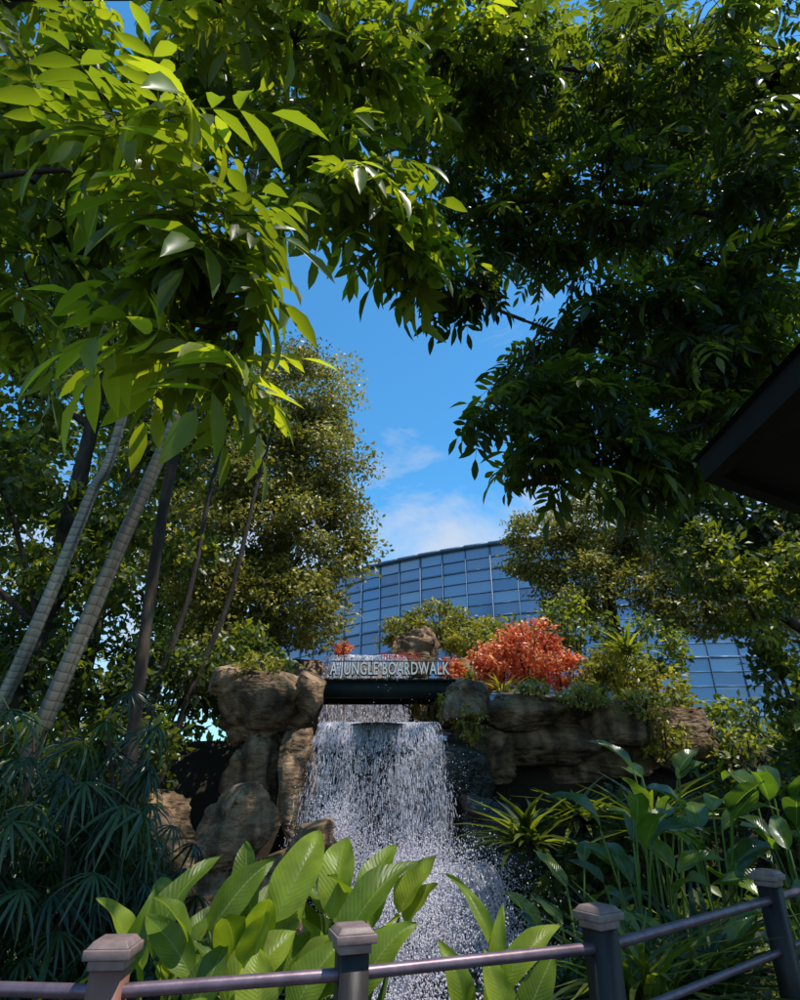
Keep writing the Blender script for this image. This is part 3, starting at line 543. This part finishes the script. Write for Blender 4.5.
shrub('creeping_plant',[((.95,11.0,2.75),(.3,.3,.25)),((1.15,10.6,2.45),(.25,.2,.3)),((3.2,11.0,2.9),(.5,.3,.22)),((4.2,11.1,2.8),(.5,.4,.3)),((.6,13,2.9),(.4,.3,.3)),((-2.4,10.4,3.35),(.4,.35,.18)),((4.6,11.3,2.3),(.4,.3,.4)),((2.3,11,3.05),(.35,.3,.12))],.1,M_yel,.6)
def ladypalm(name,cx_,cy_,sx,sy,zlo,zhi,n,s):
    e=empty(name); parts=[]; P=[];D=[];Nn=[];S=[]
    for k in range(n):
        x=cx_+rng.uniform(-sx,sx); y=cy_+rng.uniform(-sy,sy); h=rng.uniform(zlo+.4,zhi); gz=-.9
        parts.append(tube([[x,y,gz],[x+rng.normal()*.1,y,h*.5],[x+rng.normal()*.15,y+rng.normal()*.1,h]],[.018,.016,.012],n=5,sub=3))
        for j in range(11):
            z=h-j*.14-rng.uniform(0,.1); a=rng.uniform(0,6.28); rr=rng.uniform(.15,.38)
            b=np.array([x,y,z]); t=b+[rr*math.cos(a),rr*math.sin(a),.12]
            parts.append(tube([b,t],[.006,.004],n=3,sub=1)); P.append(t); D.append([math.cos(a),math.sin(a),-.5]); Nn.append([math.cos(a)*.4,math.sin(a)*.4,1]); S.append(s*rng.uniform(.7,1.15))
    v,f=join_parts(parts); mesh_obj('canes',v,f,M_bark,e)
    instances('fronds',FAN,P,D,Nn,S,M_strap,e)
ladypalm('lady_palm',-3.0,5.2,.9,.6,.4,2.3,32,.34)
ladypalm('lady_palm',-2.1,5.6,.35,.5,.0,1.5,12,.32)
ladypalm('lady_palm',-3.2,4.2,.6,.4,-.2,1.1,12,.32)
# ------------------------------------------------------------ paddle leaves
def bigleaf(base,tip,width,nh,bend=.18,seed=0):
    base=np.array(base,float);tip=np.array(tip,float); L_=np.linalg.norm(tip-base); R=basis((tip-base)[None],np.array(nh,float)[None])[0]
    nr,nc=16,8; V=[];UV=[];F=[]
    for i_ in range(nr+1):
        s_=i_/nr; w=width*.48*(math.sin(math.pi*min(1,s_**.72))**.75 if 0<s_<1 else .01)
        for j in range(nc+1):
            u=(j/nc-.5)*2; z=-bend*L_*4*(s_-.5)**2*.6-bend*L_*.35*s_*s_+abs(u)**1.3*w*.45+.02*L_*math.sin(s_*13+u*2+seed)*abs(u)
            V.append([u*w+.07*L_*math.sin(s_*3+seed)*s_,s_*L_,z]); UV.append([j/nc,s_])
    V=np.array(V)-[0,0,V[0][2]]; V=V@R+base; w_=nc+1
    F=[[i_*w_+j,i_*w_+j+1,(i_+1)*w_+j+1,(i_+1)*w_+j] for i_ in range(nr) for j in range(nc)]
    return V,np.array(F),UV
M_stalk=noisemat('stalk',[(.3,(.07,.13,.02)),(.7,(.13,.21,.03))],scale=8,rough=.4,bump=.1,bdist=.003)
def paddle_plant(name,leaves,root,mat):
    e=empty(name); VV=[];FF=[];UU=[];RR=[];o=0; st=[]
    for k,(b,t,w,nh) in enumerate(leaves):
        v,f,uv=bigleaf(b,t,w,nh,bend=rng.uniform(.08,.34),seed=k*1.7); VV.append(v);FF.append(f+o);UU+=uv;o+=len(v); RR.append(np.full(len(v),rng.random()))
        b=np.array(b); rt=np.array(root)+rng.normal(size=3)*[.08,.08,0]; st.append(tube([rt,(rt+b)/2+[0,0,.05]-(b-rt)*[.2,.2,0],b],[.014,.011,.008],n=6,sub=5))
    mesh_obj('leaves',np.concatenate(VV),np.concatenate(FF),mat,e,uv=UU,rnd=np.concatenate(RR),smooth=True)
    v,f=join_parts(st); mesh_obj('stalks',v,f,M_stalk,e,smooth=True)
def auto(cx_,cy_,z,n,spread,hl,wl,tilt=.5,dz=.3):
    out=[]
    for k in range(n):
        a=k*2.4+rng.normal()*.3; d=np.array([math.cos(a),math.sin(a),0])*spread*rng.uniform(.3,1)
        b=np.array([cx_,cy_,z])+d+[0,0,rng.uniform(-dz,dz*.4)]; L_=hl*rng.uniform(.75,1.2)
        dr=norm(np.array([math.cos(a)*tilt,math.sin(a)*tilt,rng.uniform(.2,1.0)])); out.append((b,b+dr*L_,wl*rng.uniform(.8,1.15),(-math.cos(a)*.6+rng.normal()*.3,-math.sin(a)*.6-.6,1.1)))
    return out
paddle_plant('paddle_leaf_plant',[((-.62,3.6,.95),(-.46,3.85,1.36),.23,(.2,-1,.8)),((-.35,3.7,.95),(-.28,3.95,1.32),.2,(-.2,-1,.8)),((-.95,3.6,.92),(-.68,3.75,1.22),.17,(.6,-1,.9)),((-1.2,3.6,.80),(-1.04,3.85,1.25),.17,(-.3,-1,.6)),((-1.35,3.5,.72),(-1.22,3.55,1.1),.12,(.5,-1,.5)),((-.3,3.5,.85),(.1,3.65,1.22),.2,(-.5,-1,.8)),((-.15,3.8,.9),(-.05,4.05,1.28),.2,(-.3,-1,.8)),((-.75,3.7,.95),(-.9,3.9,1.28),.18,(-.6,-1,.8))],(-.6,3.7,-.5),M_big)
paddle_plant('paddle_leaf_plant',[((-.75,3.3,.72),(-.5,3.45,.96),.22,(.1,-1,1.1)),((-.95,3.4,.78),(-1.22,3.5,1.03),.15,(-.3,-1,1.)),((-.2,3.35,.72),(.07,3.42,1.0),.18,(0,-1,1.)),((-.45,3.2,.70),(-.28,3.3,.96),.18,(0,-1,1.)),((-.9,3.3,.66),(-.8,3.4,.92),.17,(0,-1,.9)),((-.6,3.2,.66),(-.62,3.3,.92),.19,(0,-1,1.))]+auto(-.7,3.6,.8,16,.36,.33,.18),(-.7,3.6,-.5),M_big)
paddle_plant('paddle_leaf_plant',auto(-1.25,3.9,.76,12,.26,.32,.15),(-1.25,3.9,-.5),M_big)
paddle_plant('paddle_leaf_plant',auto(-.25,4.0,.85,13,.28,.36,.18),(-.25,4,-.5),M_big)
paddle_plant('paddle_leaf_plant',[((.5,3.6,.75),(.25,3.8,1.15),.08,(.3,-1,.4)),((.45,3.5,.70),(.8,3.55,.95),.14,(0,-1,1.)),((.5,3.4,.58),(.4,3.45,.88),.14,(0,-1,.8)),((.55,3.4,.58),(.7,3.45,.88),.15,(0,-1,.9)),((.3,3.5,.58),(.2,3.55,.9),.13,(0,-1,.8)),((.4,3.5,.6),(.55,3.6,1.03),.1,(0,-1,.6))],(.5,3.6,-.5),M_big)
for (x,y,z,n,hl,wl) in [(1.9,5.6,1.15,12,.42,.19),(2.6,5.8,1.25,14,.45,.21),(3.4,6.0,1.35,14,.45,.21),(2.9,5.0,.95,12,.4,.19),(3.9,5.6,1.2,12,.4,.2),(2.0,5.0,.5,10,.35,.14),(1.6,6.4,.7,10,.4,.16),(2.5,6.6,1.5,9,.45,.2),(3.2,5.4,.7,12,.4,.18)]:
    paddle_plant('broad_leaf_plant',auto(x,y,z,n,.38,hl,wl,tilt=1.,dz=.45),(x,y,-.7),M_bigd)
def straps(name,x,y,z,n,L_,mat,wid=.03):
    e=empty(name); st=leaflet([(0,.6),(.25,1),(.5,.95),(.75,.7),(1,.05)],wid,.75,.5)
    a=rng.uniform(0,6.28,n); el=rng.uniform(.5,1.4,n); D=np.stack([np.cos(a)*np.cos(el),np.sin(a)*np.cos(el),np.sin(el)],-1)
    P=np.array([x,y,z])+rng.normal(size=(n,3))*[.08,.08,.02]; instances('leaves',st,P,D,np.stack([-np.cos(a)*.5,-np.sin(a)*.5,np.ones(n)],-1),L_*rng.uniform(.6,1.15,n),mat,e)
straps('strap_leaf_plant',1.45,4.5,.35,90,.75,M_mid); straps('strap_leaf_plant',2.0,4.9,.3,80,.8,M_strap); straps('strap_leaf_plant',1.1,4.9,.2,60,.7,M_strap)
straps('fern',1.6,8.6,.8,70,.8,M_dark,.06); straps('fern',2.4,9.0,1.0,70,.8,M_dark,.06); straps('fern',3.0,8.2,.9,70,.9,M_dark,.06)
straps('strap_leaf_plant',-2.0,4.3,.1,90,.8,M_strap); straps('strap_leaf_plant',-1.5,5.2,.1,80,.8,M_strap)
straps('strap_leaf_plant',2.0,12.0,3.1,40,.4,M_yel,.05); straps('strap_leaf_plant',4.6,12.3,3.9,50,.6,M_mid,.05)
# ------------------------------------------------------------ sun / sky
S=Vector(SUN); el=math.asin(S.z)
sun=bpy.data.lights.new('sun','SUN'); sun.energy=5; sun.angle=math.radians(.53); sun.color=(1,.95,.86)
so=bpy.data.objects.new('sun',sun); col.objects.link(so); so.rotation_euler=S.to_track_quat('Z','Y').to_euler()
w=bpy.data.worlds.new('World'); scene.world=w; w.use_nodes=True; nt=w.node_tree; nt.nodes.clear(); N=nt.nodes.new; L=nt.links.new
sk=N('ShaderNodeTexSky'); sk.sky_type='NISHITA'; sk.sun_disc=False; sk.sun_elevation=el; sk.sun_rotation=math.atan2(S.x,S.y); sk.ozone_density=3.0; sk.air_density=1.0; sk.dust_density=.3
tc=N('ShaderNodeTexCoord'); nz=N('ShaderNodeTexNoise'); nz.inputs['Scale'].default_value=5; nz.inputs['Detail'].default_value=10; nz.inputs['Roughness'].default_value=.62; nz.inputs['Distortion'].default_value=.4
mp=N('ShaderNodeMapping'); mp.inputs['Scale'].default_value=(1,1,2.0); mp.inputs['Location'].default_value=(.3,.1,.2); L(tc.outputs['Generated'],mp.inputs[0]); L(mp.outputs[0],nz.inputs['Vector'])
sp=N('ShaderNodeSeparateXYZ'); L(tc.outputs['Generated'],sp.inputs[0])
lw=N('ShaderNodeMapRange'); lw.inputs[1].default_value=.34; lw.inputs[2].default_value=.56; lw.inputs[3].default_value=.2; lw.inputs[4].default_value=-.12; L(sp.outputs['Z'],lw.inputs[0])
ad=N('ShaderNodeMath'); ad.operation='ADD'; L(nz.outputs['Fac'],ad.inputs[0]); L(lw.outputs[0],ad.inputs[1])
mr=N('ShaderNodeMapRange'); mr.inputs[1].default_value=.5; mr.inputs[2].default_value=.82; mr.inputs[3].default_value=0; mr.inputs[4].default_value=.8; L(ad.outputs[0],mr.inputs[0])
tint=N('ShaderNodeVectorMath'); tint.operation='MULTIPLY'; tint.inputs[1].default_value=(.6,1.4,1.65); L(sk.outputs[0],tint.inputs[0])
mx=N('ShaderNodeMix'); mx.data_type='RGBA'; L(mr.outputs[0],mx.inputs['Factor']); L(tint.outputs[0],mx.inputs[6]); mx.inputs[7].default_value=(4.6,5.0,5.6,1)
bg=N('ShaderNodeBackground'); bg.inputs['Strength'].default_value=.15; L(mx.outputs[2],bg.inputs[0]); o=N('ShaderNodeOutputWorld'); L(bg.outputs[0],o.inputs[0])
scene.view_settings.view_transform='Standard'; scene.view_settings.look='None'; scene.view_settings.exposure=0
# ------------------------------------------------------------ camera
cam=bpy.data.cameras.new('camera'); cam.sensor_fit='VERTICAL'; cam.sensor_height=24; cam.lens=14.4; cam.clip_end=2000; cam.clip_start=.05
co=bpy.data.objects.new('camera',cam); col.objects.link(co); co.location=(0,0,1.6); co.rotation_euler=(math.radians(90+25),0,0); scene.camera=co
print('polys',sum(len(o.data.polygons) for o in bpy.data.objects if o.type=='MESH'))
